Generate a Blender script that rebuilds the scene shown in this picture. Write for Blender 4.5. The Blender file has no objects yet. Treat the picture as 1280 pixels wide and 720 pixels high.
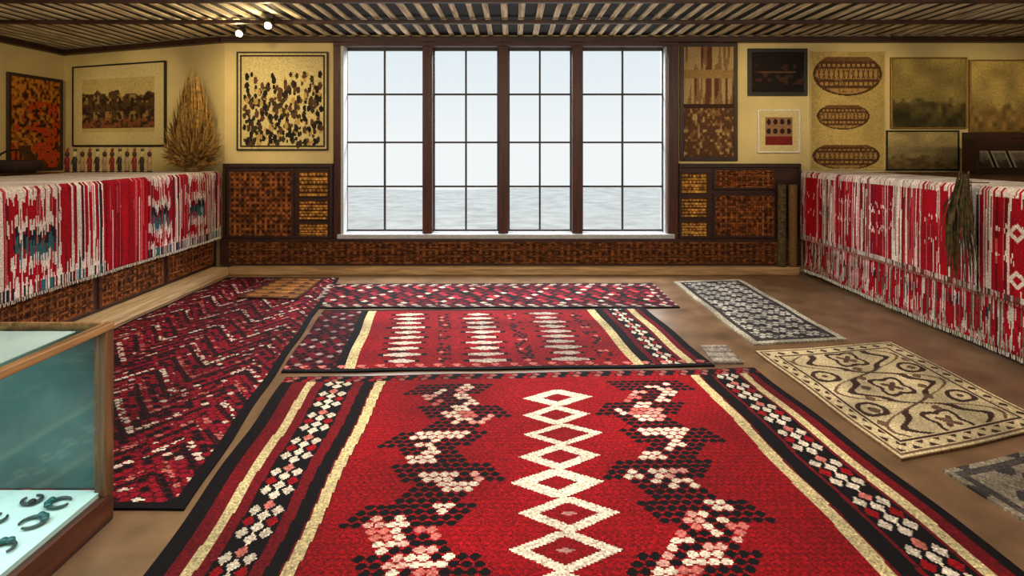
import bpy, math, random, mathutils
import numpy as np
random.seed(7); RNG=np.random.default_rng(7)
S=bpy.context.scene; COL=S.collection
S.view_settings.view_transform='Standard'
F=700.0; HC=1.6; HOR=185.0; D=7.25
def at(px,py,z=0.0):
    d=F*(HC-z)/(py-HOR); return ((px-640)*d/F, d)
def wx(px,d=D): return (px-640)*d/F
def wz(py,d=D): return HC+(HOR-py)*d/F
def lin(c):
    c=np.asarray(c,float)/255.0
    return np.where(c<=.04045,c/12.92,((c+.055)/1.055)**2.4)
# ------------------------------------------------------------ materials
def newmat(name):
    m=bpy.data.materials.new(name); m.use_nodes=True
    nt=m.node_tree; b=nt.nodes['Principled BSDF']; return m,nt,b
def plain(name,c,rough=.6,metal=0,emit=0,bump=0,scale=40,var=.15):
    m,nt,b=newmat(name); l=lin(c)
    tc=nt.nodes.new('ShaderNodeTexCoord'); n=nt.nodes.new('ShaderNodeTexNoise'); n.inputs['Scale'].default_value=scale; n.inputs['Detail'].default_value=4
    nt.links.new(tc.outputs['Object'],n.inputs['Vector'])
    r=nt.nodes.new('ShaderNodeValToRGB')
    r.color_ramp.elements[0].position=.3; r.color_ramp.elements[1].position=.7
    r.color_ramp.elements[0].color=(*(l*(1-var)),1); r.color_ramp.elements[1].color=(*np.minimum(l*(1+var),1),1)
    nt.links.new(n.outputs['Fac'],r.inputs['Fac']); nt.links.new(r.outputs['Color'],b.inputs['Base Color'])
    b.inputs['Roughness'].default_value=rough; b.inputs['Metallic'].default_value=metal
    if emit:
        b.inputs['Emission Color'].default_value=(*l,1); b.inputs['Emission Strength'].default_value=emit
    if bump:
        bp=nt.nodes.new('ShaderNodeBump'); bp.inputs['Strength'].default_value=bump; bp.inputs['Distance'].default_value=.01
        nt.links.new(n.outputs['Fac'],bp.inputs['Height']); nt.links.new(bp.outputs['Normal'],b.inputs['Normal'])
    return m
def wood(name,c1,c2,axis='x',rough=.5):
    m,nt,b=newmat(name)
    tc=nt.nodes.new('ShaderNodeTexCoord'); mp=nt.nodes.new('ShaderNodeMapping')
    sc={'x':(1.2,18,18),'y':(18,1.2,18),'z':(18,18,1.2)}[axis]; mp.inputs['Scale'].default_value=sc
    n=nt.nodes.new('ShaderNodeTexNoise'); n.inputs['Scale'].default_value=2; n.inputs['Detail'].default_value=6; n.inputs['Distortion'].default_value=.6
    r=nt.nodes.new('ShaderNodeValToRGB'); r.color_ramp.elements[0].position=.35; r.color_ramp.elements[1].position=.65
    r.color_ramp.elements[0].color=(*lin(c1),1); r.color_ramp.elements[1].color=(*lin(c2),1)
    L=nt.links.new; L(tc.outputs['Object'],mp.inputs['Vector']); L(mp.outputs['Vector'],n.inputs['Vector']); L(n.outputs['Fac'],r.inputs['Fac']); L(r.outputs['Color'],b.inputs['Base Color'])
    bp=nt.nodes.new('ShaderNodeBump'); bp.inputs['Strength'].default_value=.2; bp.inputs['Distance'].default_value=.005
    L(n.outputs['Fac'],bp.inputs['Height']); L(bp.outputs['Normal'],b.inputs['Normal'])
    b.inputs['Roughness'].default_value=rough; return m
def painted(name,rough=.9,bump=.5,scale=140,dist=.006,var=.35):
    m,nt,b=newmat(name)
    a=nt.nodes.new('ShaderNodeAttribute'); a.attribute_name='Col'
    tc=nt.nodes.new('ShaderNodeTexCoord'); n=nt.nodes.new('ShaderNodeTexNoise'); n.inputs['Scale'].default_value=scale; n.inputs['Detail'].default_value=3
    mr=nt.nodes.new('ShaderNodeMapRange'); mr.inputs[1].default_value=.3; mr.inputs[2].default_value=.7; mr.inputs[3].default_value=1-var; mr.inputs[4].default_value=1+var*.6
    mx=nt.nodes.new('ShaderNodeVectorMath'); mx.operation='SCALE'
    L=nt.links.new
    L(tc.outputs['Object'],n.inputs['Vector']); L(n.outputs['Fac'],mr.inputs[0]); L(a.outputs['Color'],mx.inputs[0]); L(mr.outputs[0],mx.inputs['Scale']); L(mx.outputs[0],b.inputs['Base Color'])
    if bump:
        bp=nt.nodes.new('ShaderNodeBump'); bp.inputs['Strength'].default_value=bump; bp.inputs['Distance'].default_value=dist
        L(n.outputs['Fac'],bp.inputs['Height']); L(bp.outputs['Normal'],b.inputs['Normal'])
    b.inputs['Roughness'].default_value=rough; b.inputs['Specular IOR Level'].default_value=.15
    return m
def glassmat(name,tint,lo=.02,hi=.3,pw_=4):
    m=bpy.data.materials.new(name); m.use_nodes=True; nt=m.node_tree; nt.nodes.clear()
    o=nt.nodes.new('ShaderNodeOutputMaterial'); t=nt.nodes.new('ShaderNodeBsdfTransparent'); g=nt.nodes.new('ShaderNodeBsdfGlossy'); mx=nt.nodes.new('ShaderNodeMixShader')
    t.inputs['Color'].default_value=(*tint,1); g.inputs['Roughness'].default_value=.05
    lw=nt.nodes.new('ShaderNodeLayerWeight'); pw=nt.nodes.new('ShaderNodeMath'); pw.operation='POWER'; pw.inputs[1].default_value=pw_
    mr=nt.nodes.new('ShaderNodeMapRange'); mr.inputs[3].default_value=lo; mr.inputs[4].default_value=hi
    nt.links.new(lw.outputs['Facing'],pw.inputs[0]); nt.links.new(pw.outputs[0],mr.inputs[0]); nt.links.new(mr.outputs[0],mx.inputs[0]); nt.links.new(t.outputs[0],mx.inputs[1]); nt.links.new(g.outputs[0],mx.inputs[2]); nt.links.new(mx.outputs[0],o.inputs[0])
    return m
M={}
M['wool']=painted('woven_wool',var=.3)
M['cloth']=painted('blanket_weave',scale=90,bump=.3,var=.2)
M['art']=painted('printed_picture',rough=.7,bump=0,scale=60,var=.3)
M['plaster']=plain('cream_plaster',(214,192,134),.9,bump=.05,scale=2.5,var=.08)
M['dark_wood']=wood('dark_wood',(32,16,10),(64,32,18),'x')
M['dark_wood_v']=wood('dark_wood_upright',(30,15,11),(56,30,19),'z')
M['casing']=wood('casing_wood',(44,18,12),(80,36,22),'z')
M['red_wood_y']=wood('red_brown_wood_long',(58,26,14),(100,50,26),'y')
M['post_wood']=wood('post_wood',(84,54,32),(130,90,54),'z')
M['tan_wood']=wood('tan_wood',(150,114,74),(200,162,112),'x')
M['case_rail']=wood('case_rail_wood',(120,84,52),(180,134,86),'y',.35)
M['rail']=wood('pale_rail',(190,154,108),(234,200,152),'y')
M['pole']=wood('pale_slat',(156,138,104),(240,226,190),'y',.8)
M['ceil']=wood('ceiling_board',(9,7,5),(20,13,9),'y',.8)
M['carved']=plain('carved_brown',(84,40,20),.6,bump=.9,scale=22,var=.8)
M['black']=plain('black_paint',(24,20,18),.5)
M['grey_paint']=plain('grey_paint',(176,178,178),.5)
M['muntin']=plain('muntin_grey',(54,50,50),.6)
M['cream']=plain('cream_mat',(208,188,134),.9)
M['white']=plain('white_card',(225,220,205),.8)
M['gilt']=plain('gilt_frame',(140,104,48),.4,metal=.3)
M['glass']=glassmat('window_glass',(.98,.99,1),0.0,.02)
M['case_glass']=glassmat('case_glass',(.88,.95,.94),.04,.5)
M['top_glass']=glassmat('case_top_glass',(.93,.99,.98),.04,.4,1.5)
M['teal']=plain('teal_panel',(62,92,88),.3,scale=2.2,var=.6)
M['pale']=plain('pale_deck',(205,230,226),.6,var=.05)
M['reflection']=plain('reflection_sheet',(220,240,238),.5,scale=3,var=.1)  # pale cyan tone standing for light reflected in the case top
M['silver']=plain('dark_silver',(70,84,82),.35,metal=.5)
M['turq']=plain('turquoise',(30,90,92),.3)
M['bulb']=plain('bulb',(255,226,160),.5,emit=14)
M['straw']=plain('straw',(150,112,50),.9,var=.7,scale=30)
M['straw2']=plain('green_straw',(80,66,34),.9,var=.7,scale=30)
M['basket']=plain('dark_basket',(58,36,20),.8,bump=.8,scale=60,var=.5)
M['basket2']=plain('straw_basket',(112,82,40),.8,bump=.8,scale=60,var=.5)
M['snow']=plain('pale_ground',(200,199,196),.95,scale=1.6,var=.2)
M['cord']=plain('cord',(110,80,50),.9)
M['floor']=plain('brown_floor',(118,90,64),.3,bump=.1,scale=4,var=.35)
# ------------------------------------------------------------ builders
def wloc(o):
    v=np.zeros(3)
    while o is not None: v+=np.array(o.location); o=o.parent
    return v
class MB:
    def __init__(s): s.v=[]; s.f=[]
    def box(s,x0,x1,y0,y1,z0,z1):
        n=len(s.v); s.v+=[(x0,y0,z0),(x1,y0,z0),(x1,y1,z0),(x0,y1,z0),(x0,y0,z1),(x1,y0,z1),(x1,y1,z1),(x0,y1,z1)]
        s.f+=[tuple(n+i for i in q) for q in ((0,3,2,1),(4,5,6,7),(0,1,5,4),(1,2,6,5),(2,3,7,6),(3,0,4,7))]; return s
    def slab(s,poly,z0,z1):
        n=len(s.v); k=len(poly); s.v+=[(p[0],p[1],z0) for p in poly]+[(p[0],p[1],z1) for p in poly]
        s.f.append(tuple(range(n,n+k))[::-1]); s.f.append(tuple(range(n+k,n+2*k)))
        for i in range(k): s.f.append((n+i,n+(i+1)%k,n+k+(i+1)%k,n+k+i))
        return s
    def quad(s,*p):
        n=len(s.v); s.v+=list(p); s.f.append(tuple(range(n,n+4))); return s
    def tube(s,pts,rad,n=8,cap=True):
        pts=[np.array(p,float) for p in pts]; b=len(s.v); N=len(pts)
        for k,p in enumerate(pts):
            t=pts[min(k+1,N-1)]-pts[max(k-1,0)]; t/=np.linalg.norm(t)+1e-9
            a=np.cross(t,(0,0,1)) if abs(t[2])<.9 else np.cross(t,(1,0,0)); a/=np.linalg.norm(a); c=np.cross(t,a)
            r=rad[k] if hasattr(rad,'__len__') else rad
            for i in range(n):
                th=2*math.pi*i/n; s.v.append(tuple(p+r*(math.cos(th)*a+math.sin(th)*c)))
        for k in range(N-1):
            for i in range(n):
                s.f.append((b+k*n+i,b+k*n+(i+1)%n,b+(k+1)*n+(i+1)%n,b+(k+1)*n+i))
        if cap: s.f.append(tuple(b+i for i in range(n))[::-1]); s.f.append(tuple(b+(N-1)*n+i for i in range(n)))
        return s
    def lathe(s,prof,c,n=20):
        b=len(s.v)
        for r,z in prof:
            for i in range(n):
                th=2*math.pi*i/n; s.v.append((c[0]+r*math.cos(th),c[1]+r*math.sin(th),c[2]+z))
        for k in range(len(prof)-1):
            for i in range(n): s.f.append((b+k*n+i,b+k*n+(i+1)%n,b+(k+1)*n+(i+1)%n,b+(k+1)*n+i))
        s.f.append(tuple(b+i for i in range(n))[::-1]); s.f.append(tuple(b+(len(prof)-1)*n+i for i in range(n))); return s
    def blade(s,p,q,w,bend=(0,0,0)):
        p=np.array(p,float); q=np.array(q,float); m=(p+q)/2+np.array(bend); b=len(s.v)
        d=q-p; a=np.cross(d,(random.uniform(-1,1),random.uniform(-1,1),.2)); a/=np.linalg.norm(a)+1e-9
        s.v+=[tuple(p-a*w*.5),tuple(p+a*w*.5),tuple(m-a*w),tuple(m+a*w),tuple(q)]
        s.f+=[(b,b+1,b+3,b+2),(b+2,b+3,b+4)]; return s
    def build(s,name,mat,parent=None,bevel=0,smooth=False,origin=None):
        v=np.array(s.v)
        if parent is None and origin is None: origin=np.array([(v[:,0].min()+v[:,0].max())/2,(v[:,1].min()+v[:,1].max())/2,v[:,2].min()])
        off=wloc(parent) if parent is not None else np.array(origin)
        me=bpy.data.meshes.new(name); me.from_pydata([tuple(p) for p in v-off],[],s.f); me.materials.append(mat)
        o=bpy.data.objects.new(name,me); COL.objects.link(o); o.parent=parent
        if parent is None: o.location=off
        if smooth: me.polygons.foreach_set('use_smooth',[True]*len(me.polygons))
        if bevel:
            md=o.modifiers.new('bevel','BEVEL'); md.width=bevel; md.segments=2; md.limit_method='ANGLE'
        return o
def tag(o,label=None,cat=None,group=None,kind=None):
    if label: o['label']=label
    if cat: o['category']=cat
    if group: o['group']=group
    if kind: o['kind']=kind
    return o
def empty(name,loc,label=None,cat=None,group=None,kind=None):
    o=bpy.data.objects.new(name,None); COL.objects.link(o); o.location=loc; o.empty_display_size=.05
    return tag(o,label,cat,group,kind)
def copy_tree(o,parent=None):
    c=o.copy(); COL.objects.link(c); c.parent=parent
    for ch in list(o.children): copy_tree(ch,c)
    return c
def struct(o): o['kind']='structure'; return o
def grid(name,P,cols,mat,parent=None,skirt=None,solid=0,smooth=False):
    nv,nu=P.shape[0]-1,P.shape[1]-1
    v=P.reshape(-1,3)
    idx=np.arange((nv+1)*(nu+1)).reshape(nv+1,nu+1)
    f=np.stack([idx[:-1,:-1],idx[:-1,1:],idx[1:,1:],idx[1:,:-1]],-1).reshape(-1,4)
    c=lin(np.clip(cols,0,255)).reshape(-1,3)
    if skirt is not None:
        loop=np.concatenate([idx[0,:],idx[1:,-1],idx[-1,-2::-1],idx[-2:0:-1,0]])
        cc=np.concatenate([c.reshape(nv,nu,3)[0,:],c.reshape(nv,nu,3)[:,-1],c.reshape(nv,nu,3)[-1,::-1],c.reshape(nv,nu,3)[::-1,0]])
        low=v[loop].copy(); low[:,2]=skirt; b=len(v); n=len(loop); v=np.concatenate([v,low])
        k=np.arange(n); k2=(k+1)%n
        f=np.concatenate([f,np.stack([loop[k2],loop[k],b+k,b+k2],-1)]); c=np.concatenate([c,cc[:n]])
    off=wloc(parent) if parent is not None else np.array([(v[:,0].min()+v[:,0].max())/2,(v[:,1].min()+v[:,1].max())/2,v[:,2].min()])
    me=bpy.data.meshes.new(name); me.from_pydata((v-off).tolist(),[],f.tolist()); me.materials.append(mat)
    at_=me.color_attributes.new('Col','FLOAT_COLOR','CORNER')
    c4=np.concatenate([c,np.ones((len(c),1))],1); at_.data.foreach_set('color',np.repeat(c4,4,axis=0).astype(np.float32).ravel())
    o=bpy.data.objects.new(name,me); COL.objects.link(o); o.parent=parent
    if parent is None: o.location=off
    if smooth: me.polygons.foreach_set('use_smooth',[True]*len(me.polygons))
    if solid:
        md=o.modifiers.new('solid','SOLIDIFY'); md.thickness=solid; md.offset=0
    return o
# ------------------------------------------------------------ camera
cam=bpy.data.cameras.new('camera'); co=bpy.data.objects.new('camera',cam); COL.objects.link(co)
co.location=(0,0,HC); co.rotation_euler=(math.pi/2,0,0); cam.sensor_width=36; cam.lens=F/1280*36; cam.shift_y=-175/1280; cam.clip_start=.05
S.camera=co
# ------------------------------------------------------------ room shell: the back wall bends away left of the wainscot
XL,XR,YF,H=-6.6,6.9,-1.6,3.06
WX0,WX1,WZ0,WZ1=-2.2,2.03,.47,2.93
A0=np.array((-6.6,8.25)); B0=np.array((-3.72,D)); DIR=(B0-A0)/np.linalg.norm(B0-A0); NRM=np.array((DIR[1],-DIR[0])); ANG=math.atan2(DIR[1],DIR[0])
def slant(px):
    k=(px-640)/F
    t=(k*A0[1]-A0[0])/(DIR[0]-k*DIR[1]); return A0+DIR*t
def wall_y(x): return D if x>=B0[0] else A0[1]+(x-A0[0])*DIR[1]/DIR[0]
fl_poly=[(XL-.2,YF-.2),(XR+.2,YF-.2),(XR+.2,D+.25),(B0[0],D+.25),(XL-.2,8.6)]
struct(MB().slab(fl_poly,-.2,0).build('floor',M['floor']))
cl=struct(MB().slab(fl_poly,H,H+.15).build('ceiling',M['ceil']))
w=MB(); w.box(B0[0],WX0,D,D+.25,0,H).box(WX1,XR,D,D+.25,0,H).box(WX0,WX1,D,D+.25,0,WZ0).box(WX0,WX1,D,D+.25,WZ1,H)
w.slab([tuple(A0),tuple(B0),(B0[0],D+.25),(A0[0],A0[1]+.25)],0,H)
struct(w.build('wall_back',M['plaster']))
struct(MB().box(XL-.2,XL,YF,8.5,0,H).build('wall_left',M['plaster']))
struct(MB().box(XR,XR+.2,YF,D+.25,0,H).build('wall_right',M['plaster']))
struct(MB().box(XL,XR,YF-.2,YF,0,H).build('wall_front',M['plaster']))
x=XL+.05
while x<XR-.1:
    wd_=random.uniform(.05,.075); MB().box(x,x+wd_,2.2,min(wall_y(x),wall_y(x+wd_)),H-.016-random.uniform(0,.008),H-.001).build('ceiling_slat',M['pole'],cl); x+=wd_+random.uniform(.095,.13)
for i,(y,hb,wd_) in enumerate(((7.19,.07,.05),(6.25,.04,.03),(5.35,.04,.03),(4.3,.04,.03),(2.6,.04,.03))):
    struct(MB().box(B0[0] if i==0 else XL,XR,y-wd_,y+wd_,H-.034-hb,H-.034).build('trim_%d'%(i+1),M['dark_wood'],bevel=.008))
q=lambda p,o: tuple(p+NRM*o)
struct(MB().slab([q(A0,.0),q(A0,.1),q(B0,.1),q(B0,.0)],H-.104,H-.034).build('trim_15',M['dark_wood'],bevel=.008))
struct(MB().box(XL,XL+.1,YF,A0[1]-.05,H-.104,H-.034).build('trim_16',M['dark_wood'],bevel=.008))
struct(MB().box(-3.57,3.62,7.04,D,0,.1).build('trim_7',M['tan_wood'],bevel=.01))
# window casing
w=MB(); cx0,cx1=wx(418),wx(847)
w.box(cx0,WX0+.02,D-.05,D+.2,WZ0-.05,WZ1+.08).box(WX1-.02,cx1,D-.05,D+.02,WZ0-.05,WZ1+.08).box(cx0,cx1,D-.06,D+.2,WZ1-.02,WZ1+.09)
sc=F/(D+.12)
def vx(px): return (px-640)/sc
def vz(py): return HC+(185-py)/sc
for a,b in ((531,541),(624,634.5),(715,726)): w.box(vx(a)-.01,vx(b)+.01,D-.02,D+.2,WZ0,WZ1)
struct(w.build('trim_8',M['casing'],bevel=.008))
struct(MB().box(cx0+.06,cx1-.06,D-.09,D+.24,WZ0-.035,WZ0+.025).build('trim_9',M['grey_paint'],bevel=.006))
struct(MB().box(WX1-.045,WX1,D+.01,D+.24,WZ0,WZ1).build('trim_10',M['grey_paint']))
struct(MB().box(WX0,WX0+.035,D-.055,D+.1,WZ0,WZ1).build('trim_14',M['grey_paint']))
struct(MB().box(cx0,cx1,D-.06,D,.42,.47-.03).build('trim_11',M['dark_wood']))
for i,(a,b) in enumerate(((431,531),(541,624),(634.5,715),(726,830))):
    x0,x1=vx(a),vx(b); z0,z1=vz(289),vz(61); y0=D+.1
    wr=empty('window_%d'%(i+1),((x0+x1)/2,y0,z0),kind='structure')
    t=.028
    s=MB().box(x0,x0+t,y0,y0+.05,z0,z1).box(x1-t,x1,y0,y0+.05,z0,z1).box(x0+t,x1-t,y0,y0+.05,z0,z0+t).box(x0+t,x1-t,y0,y0+.05,z1-t,z1)
    s.build('sash',M['muntin'],wr,bevel=.004)
    mm=MB(); xm=(x0+x1)/2; mm.box(xm-.012,xm+.012,y0+.01,y0+.04,z0+t,z1-t)
    for py in (118,178,233): z=vz(py); mm.box(x0+t,x1-t,y0+.012,y0+.038,z-.012,z+.012)
    mm.build('muntin_grid',M['muntin'],wr)
    MB().quad((x0+t,y0+.025,z0+t),(x1-t,y0+.025,z0+t),(x1-t,y0+.025,z1-t),(x0+t,y0+.025,z1-t)).build('pane',M['glass'],wr)
# ------------------------------------------------------------ rugs
def dots(X,Y,s,t,off=0):
    j=np.floor(Y/t).astype(int); Xo=X+(j%2)*s*.5+off; i=np.floor(Xo/s).astype(int)
    fx=np.abs(Xo/s-i-.5)*2; fy=np.abs(Y/t-j-.5)*2
    return i,j,(fx+fy*.8)<1.05
RED=np.array((142,9,17.)); DRED=np.array((96,10,26.)); BLK=np.array((15,10,12.)); CRM=np.array((198,178,130.)); WHT=np.array((220,202,180.)); PNK=np.array((190,104,94.)); GRY=np.array((140,128,124.))
def setc(c,m,col): c[m]=col
def noise2(shape,sy,sx,seed):
    r=np.random.default_rng(seed); a=r.random((sy+2,sx+2))
    yy=np.linspace(0,sy,shape[0]); xx=np.linspace(0,sx,shape[1]); y0=yy.astype(int); x0=xx.astype(int)
    fy=(yy-y0)[:,None]; fx=(xx-x0)[None,:]; fy=fy*fy*(3-2*fy); fx=fx*fx*(3-2*fx)
    A=a[y0][:,x0]; B=a[y0][:,x0+1]; C_=a[y0+1][:,x0]; E=a[y0+1][:,x0+1]
    return (A*(1-fx)+B*fx)*(1-fy)+(C_*(1-fx)+E*fx)*fy
def chain(c,X,Y,xc,hw,p=.075,bg=BLK):
    b=np.abs(X-xc)<hw; setc(c,b,bg)
    for k,o in ((-.6,0),(0,.5),(.6,0)):
        q=Y/p+o; j=np.floor(q).astype(int); fy=np.abs(q-j-.5)*2; fx=np.abs(X-xc-k*hw)/(hw*.33)
        d=b&((fx+fy*.95)<1.0)
        if k==0: setc(c,d&(j%4<3),WHT); setc(c,d&(j%4==3),PNK)
        else: setc(c,d&(j%2==0),WHT*.92); setc(c,d&(j%4==1),RED)
def rug(name,q,fn,label,seed,th=.012,z0=0.0,cell=.011,wave=.003,amp=.12):
    nl,nr,fr,fl=[np.array(p,float) for p in q]
    W=(np.linalg.norm(nr-nl)+np.linalg.norm(fr-fl))/2; Ln=(np.linalg.norm(fl-nl)+np.linalg.norm(fr-nr))/2
    nu,nv=int(W/cell),int(Ln/cell)
    u=np.linspace(0,1,nu+1)[None,:,None]; v=np.linspace(0,1,nv+1)[:,None,None]
    XY=(nl*(1-u)+nr*u)*(1-v)+(fl*(1-u)+fr*u)*v
    r=np.random.default_rng(seed)
    XY[...,0]+=.006*np.sin(v[...,0]*Ln*7+seed); XY[...,1]+=.006*np.sin(u[...,0]*W*6+seed)
    Z=z0+th+wave*(noise2((nv+1,nu+1),max(2,int(Ln*3)),max(2,int(W*3)),seed)-.3)
    P=np.concatenate([XY,Z[...,None]],-1)
    uc=(np.arange(nu)+.5)/nu; vc=(np.arange(nv)+.5)/nv; Uc,Vc=np.meshgrid(uc,vc)
    c=fn(Uc,Vc,Uc*W,Vc*Ln,W,Ln).astype(float)
    c=c*(1+r.normal(0,amp,c.shape[:2]))[...,None]*(.82+.36*noise2(c.shape[:2],6,6,seed+5))[...,None]
    o=grid(name,P,c,M['wool'],skirt=z0)
    return tag(o,label,'rug' if name=='floor_rug' else 'mat')
def base(U,col): return np.broadcast_to(col,U.shape+(3,)).copy()
RT=np.random.default_rng(12).random((128,128))
def zig(c,X,Y,xc,lanes=5,s=.05,t=.04,per=16,ok=None,sgn=1,ph=0):
    # dense stepped diagonal clusters of lozenges: black mixed with pale and a little pink
    j=np.floor(Y/t).astype(int); Xo=(X-xc)+(j%2)*s*.5+40*s; i=np.floor(Xo/s).astype(int)
    fx=np.abs(Xo/s-i-.5)*2; fy=np.abs(Y/t-j-.5)*2; m=(fx+fy*.8)<1.12
    xh=(i-40)+.5-(j%2)*.5
    tri=np.abs(((j+ph)%per)-per/2); cen=(tri-per/4)*.5*sgn
    ln=np.round(xh-cen).astype(int); h=RT[i%128,j%128]
    wid=lanes-1-((j//4)%2)
    inside=m&(np.abs(ln)<=wid)
    if ok is not None: inside&=ok
    setc(c,inside,BLK)
    e=inside&(np.abs(ln)<wid)
    run=RT[((ln+64)//2)%128,(j//2+30)%128]
    setc(c,e&(run>.6)&(h>.22),WHT); setc(c,e&(run>.48)&(run<.6)&(h>.35),np.array((206,150,136.))); setc(c,e&(run<.1)&(h>.3),PNK)
def f_main(U,V,X,Y,W,L):
    c=base(U,RED)
    i,j,m=dots(X,Y,.034,.03); setc(c,~m,np.array((110,8,16.)))
    k_=np.clip((2.5-Y)/1.8,0,1.1)
    Ue=np.where(U<.5,U/(1-.2*k_),1-(1-U)/(1+.1*k_)); Xe=Ue*W
    fld=(Ue>.215)&(Ue<.845)
    t=np.clip((Y-.82)/1.28,-.6,1.2)
    for u0,u1,sg in ((.3,.352,1),(.65,.715,-1)): zig(c,X,Y,(u0+(u1-u0)*t)*W,ok=fld&(V<.93),sgn=sg)
    p=.225; yy=(Y-.82+p/2); k=np.floor(yy/p); fy=np.abs(yy/p-k-.5)*2; xc=(.483+.062*t)*W+.022*np.sin(k*2.1)
    fx=np.abs(X-xc)/(.2-.015*t+.014*np.sin(k*3.3)); mm=fx+fy; ok=(Y<2.28)
    setc(c,(mm<1.14)&ok,WHT); inn=.62+.12*np.sin(k*1.7+1); setc(c,(mm<inn)&ok,np.array((124,9,17.))); setc(c,(fx*1.1+fy*1.5<.22)&ok&(Y<1.2),np.array((170,120,112.)))
    setc(c,Ue<.215,np.array((104,12,20.)))
    setc(c,Ue>.85,np.array((104,12,20.)))
    setc(c,U<.022,BLK); setc(c,(Ue>.052)&(Ue<.069),CRM); setc(c,(Ue>.168)&(Ue<.19),BLK); setc(c,(Ue>.193)&(Ue<.212),CRM)
    setc(c,(Ue>.847)&(Ue<.865),CRM); setc(c,(Ue>.868)&(Ue<.891),BLK); setc(c,(Ue>.953)&(Ue<.968),CRM); setc(c,U>.984,BLK)
    chain(c,Xe,Y,.118*W,.1); chain(c,Xe,Y,.922*W,.085)
    e=V>.962; setc(c,e,BLK); i,j,m=dots(X,Y,.05,.045); setc(c,e&m&(i%3==0),RED); setc(c,e&m&(i%3==1),PNK*.8)
    return c
nl,nr,fr,fl=(-1.292,1.4),(1.985,1.4),at(943,462),at(357,474)
rug('floor_rug',(nl,nr,fr,fl),f_main,'largest red rug nearest the camera with a column of white diamonds',1,cell=.0085)
def f_second(U,V,X,Y,W,L):
    c=base(U,np.array((138,12,22.)))
    i,j,m=dots(X,Y,.04,.035); setc(c,~m,np.array((104,8,16.)))
    p=.13; n=noise2(U.shape,40,60,61)
    for k_,xc in enumerate((.27,.475,.675)):
        yy=(Y-.1)/p; k=np.floor(yy); fy=np.abs(yy-k-.5)*2; hw=.185*(.66+.34*np.abs(np.sin(k*1.3+k_)))
        fx=np.abs(X-xc*W)/hw
        ok=(V>.08)&(V<.92)
        setc(c,(fx<1)&(fy<.66-.6*fx+.3*(n-.5))&ok,np.array((202,188,172.))*(1-.08*k_))
        setc(c,(fy>.8)&(fx<.75)&(n>.4)&ok,BLK); setc(c,(fx>.8)&(fx<1.05)&(fy<.3)&ok,BLK)
    i,j,m=dots(X,Y,.05,.045); h=RT[i%128,j%128]
    for xc in (.372,.575,.768): setc(c,m&(np.abs(X-xc*W)<.06)&(h>.55)&(V>.08)&(V<.92),BLK); setc(c,m&(np.abs(X-xc*W)<.04)&(h<.12)&(V>.08)&(V<.92),PNK)
    L_=U<.14; setc(c,L_,np.array((90,10,26.))); i,j,m=dots(X,Y,.06,.052); setc(c,L_&m,BLK); setc(c,L_&m&((i*3+j)%5==0),GRY); setc(c,L_&m&((i+j)%4==0),DRED)
    setc(c,(U>.142)&(U<.165),CRM); setc(c,(U>.118)&(U<.142),BLK)
    R_=U>.815; setc(c,R_,np.array((96,10,22.)))
    setc(c,(U>.815)&(U<.838),CRM); setc(c,(U>.838)&(U<.862),BLK); chain(c,X,Y,.903*W,.08,.09); setc(c,(U>.942)&(U<.96),CRM); setc(c,U>.978,BLK)
    setc(c,(V<.03)|(V>.97),BLK); e=(V>.03)&(V<.07); i,j,m=dots(X,Y,.07,.06); setc(c,e&m&(i%2==0),PNK)
    return c
rug('floor_rug',(at(350,467),at(893,459),at(806,386.2),at(405,389)),f_second,'second red rug from camera, stacked pale motifs in three columns on its field',2)
def f_third(U,V,X,Y,W,L):
    c=base(U,np.array((112,13,28.)))
    i,j,m=dots(X,Y,.075,.065)
    setc(c,m,BLK); k=(i+j)%5; setc(c,m&(k==0),np.array((160,44,54.))); setc(c,m&((i*5+j*3)%11==0),WHT*.92); setc(c,m&(k==2),DRED)
    t=np.abs(((X+Y*.6)/.42)%1-.5)<.12; setc(c,t&~m,BLK)
    e=(V<.12)|(V>.88)|(U<.02)|(U>.97); setc(c,e,np.array((70,12,24.))); setc(c,e&m&(i%2==0),WHT*.75); setc(c,(V<.03)|(V>.97),BLK)
    return c
rug('floor_rug',(at(388,385.9),at(850,385.4),at(815,355),at(410,356)),f_third,'dark red and black flecked rug lying nearest the window',3)
def f_left(U,V,X,Y,W,L):
    c=base(U,np.array((124,12,28.)))
    tri=np.abs(((X/.6)%1)-.5)*.85
    q=(Y+tri)/.062; kq=np.floor(q).astype(int); d=kq%4
    i,j,m=dots(X,Y,.046,.038)
    h=RT[i%128,j%128]
    setc(c,~m,np.array((66,9,20.)))
    setc(c,(d==0)&m&(h<.92),BLK); setc(c,(d==2)&m&(h<.5),BLK); setc(c,(d==3)&m&(h<.25),BLK)
    setc(c,(d==1)&m&(h>.42)&(kq%8==1),np.array((202,182,164.))); setc(c,(d==1)&m&(h>.6)&(kq%8==5),PNK*.9)
    setc(c,(d==3)&m&(h>.92),np.array((190,166,150.)))
    e=(U<.02)|(U>.972)|(V<.01)|(V>.99); setc(c,e,BLK)
    return c
rug('floor_rug',((-3.5,2.52),(-1.44,2.46),(-2.12,6.86),(-3.5,6.88)),f_left,'long dark crimson, black and white flecked rug along foot of left counter',4,cell=.0105)
def f_tan(U,V,X,Y,W,L):
    c=base(U,np.array((140,92,44.))); k=np.floor(Y/.05).astype(int)%3; setc(c,k==0,np.array((96,54,28.))); setc(c,(k==1)&(np.floor(X/.07).astype(int)%3==0),np.array((60,34,22.)))
    setc(c,(U<.05)|(U>.95)|(V<.04)|(V>.96),np.array((70,40,24.))); return c
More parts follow.
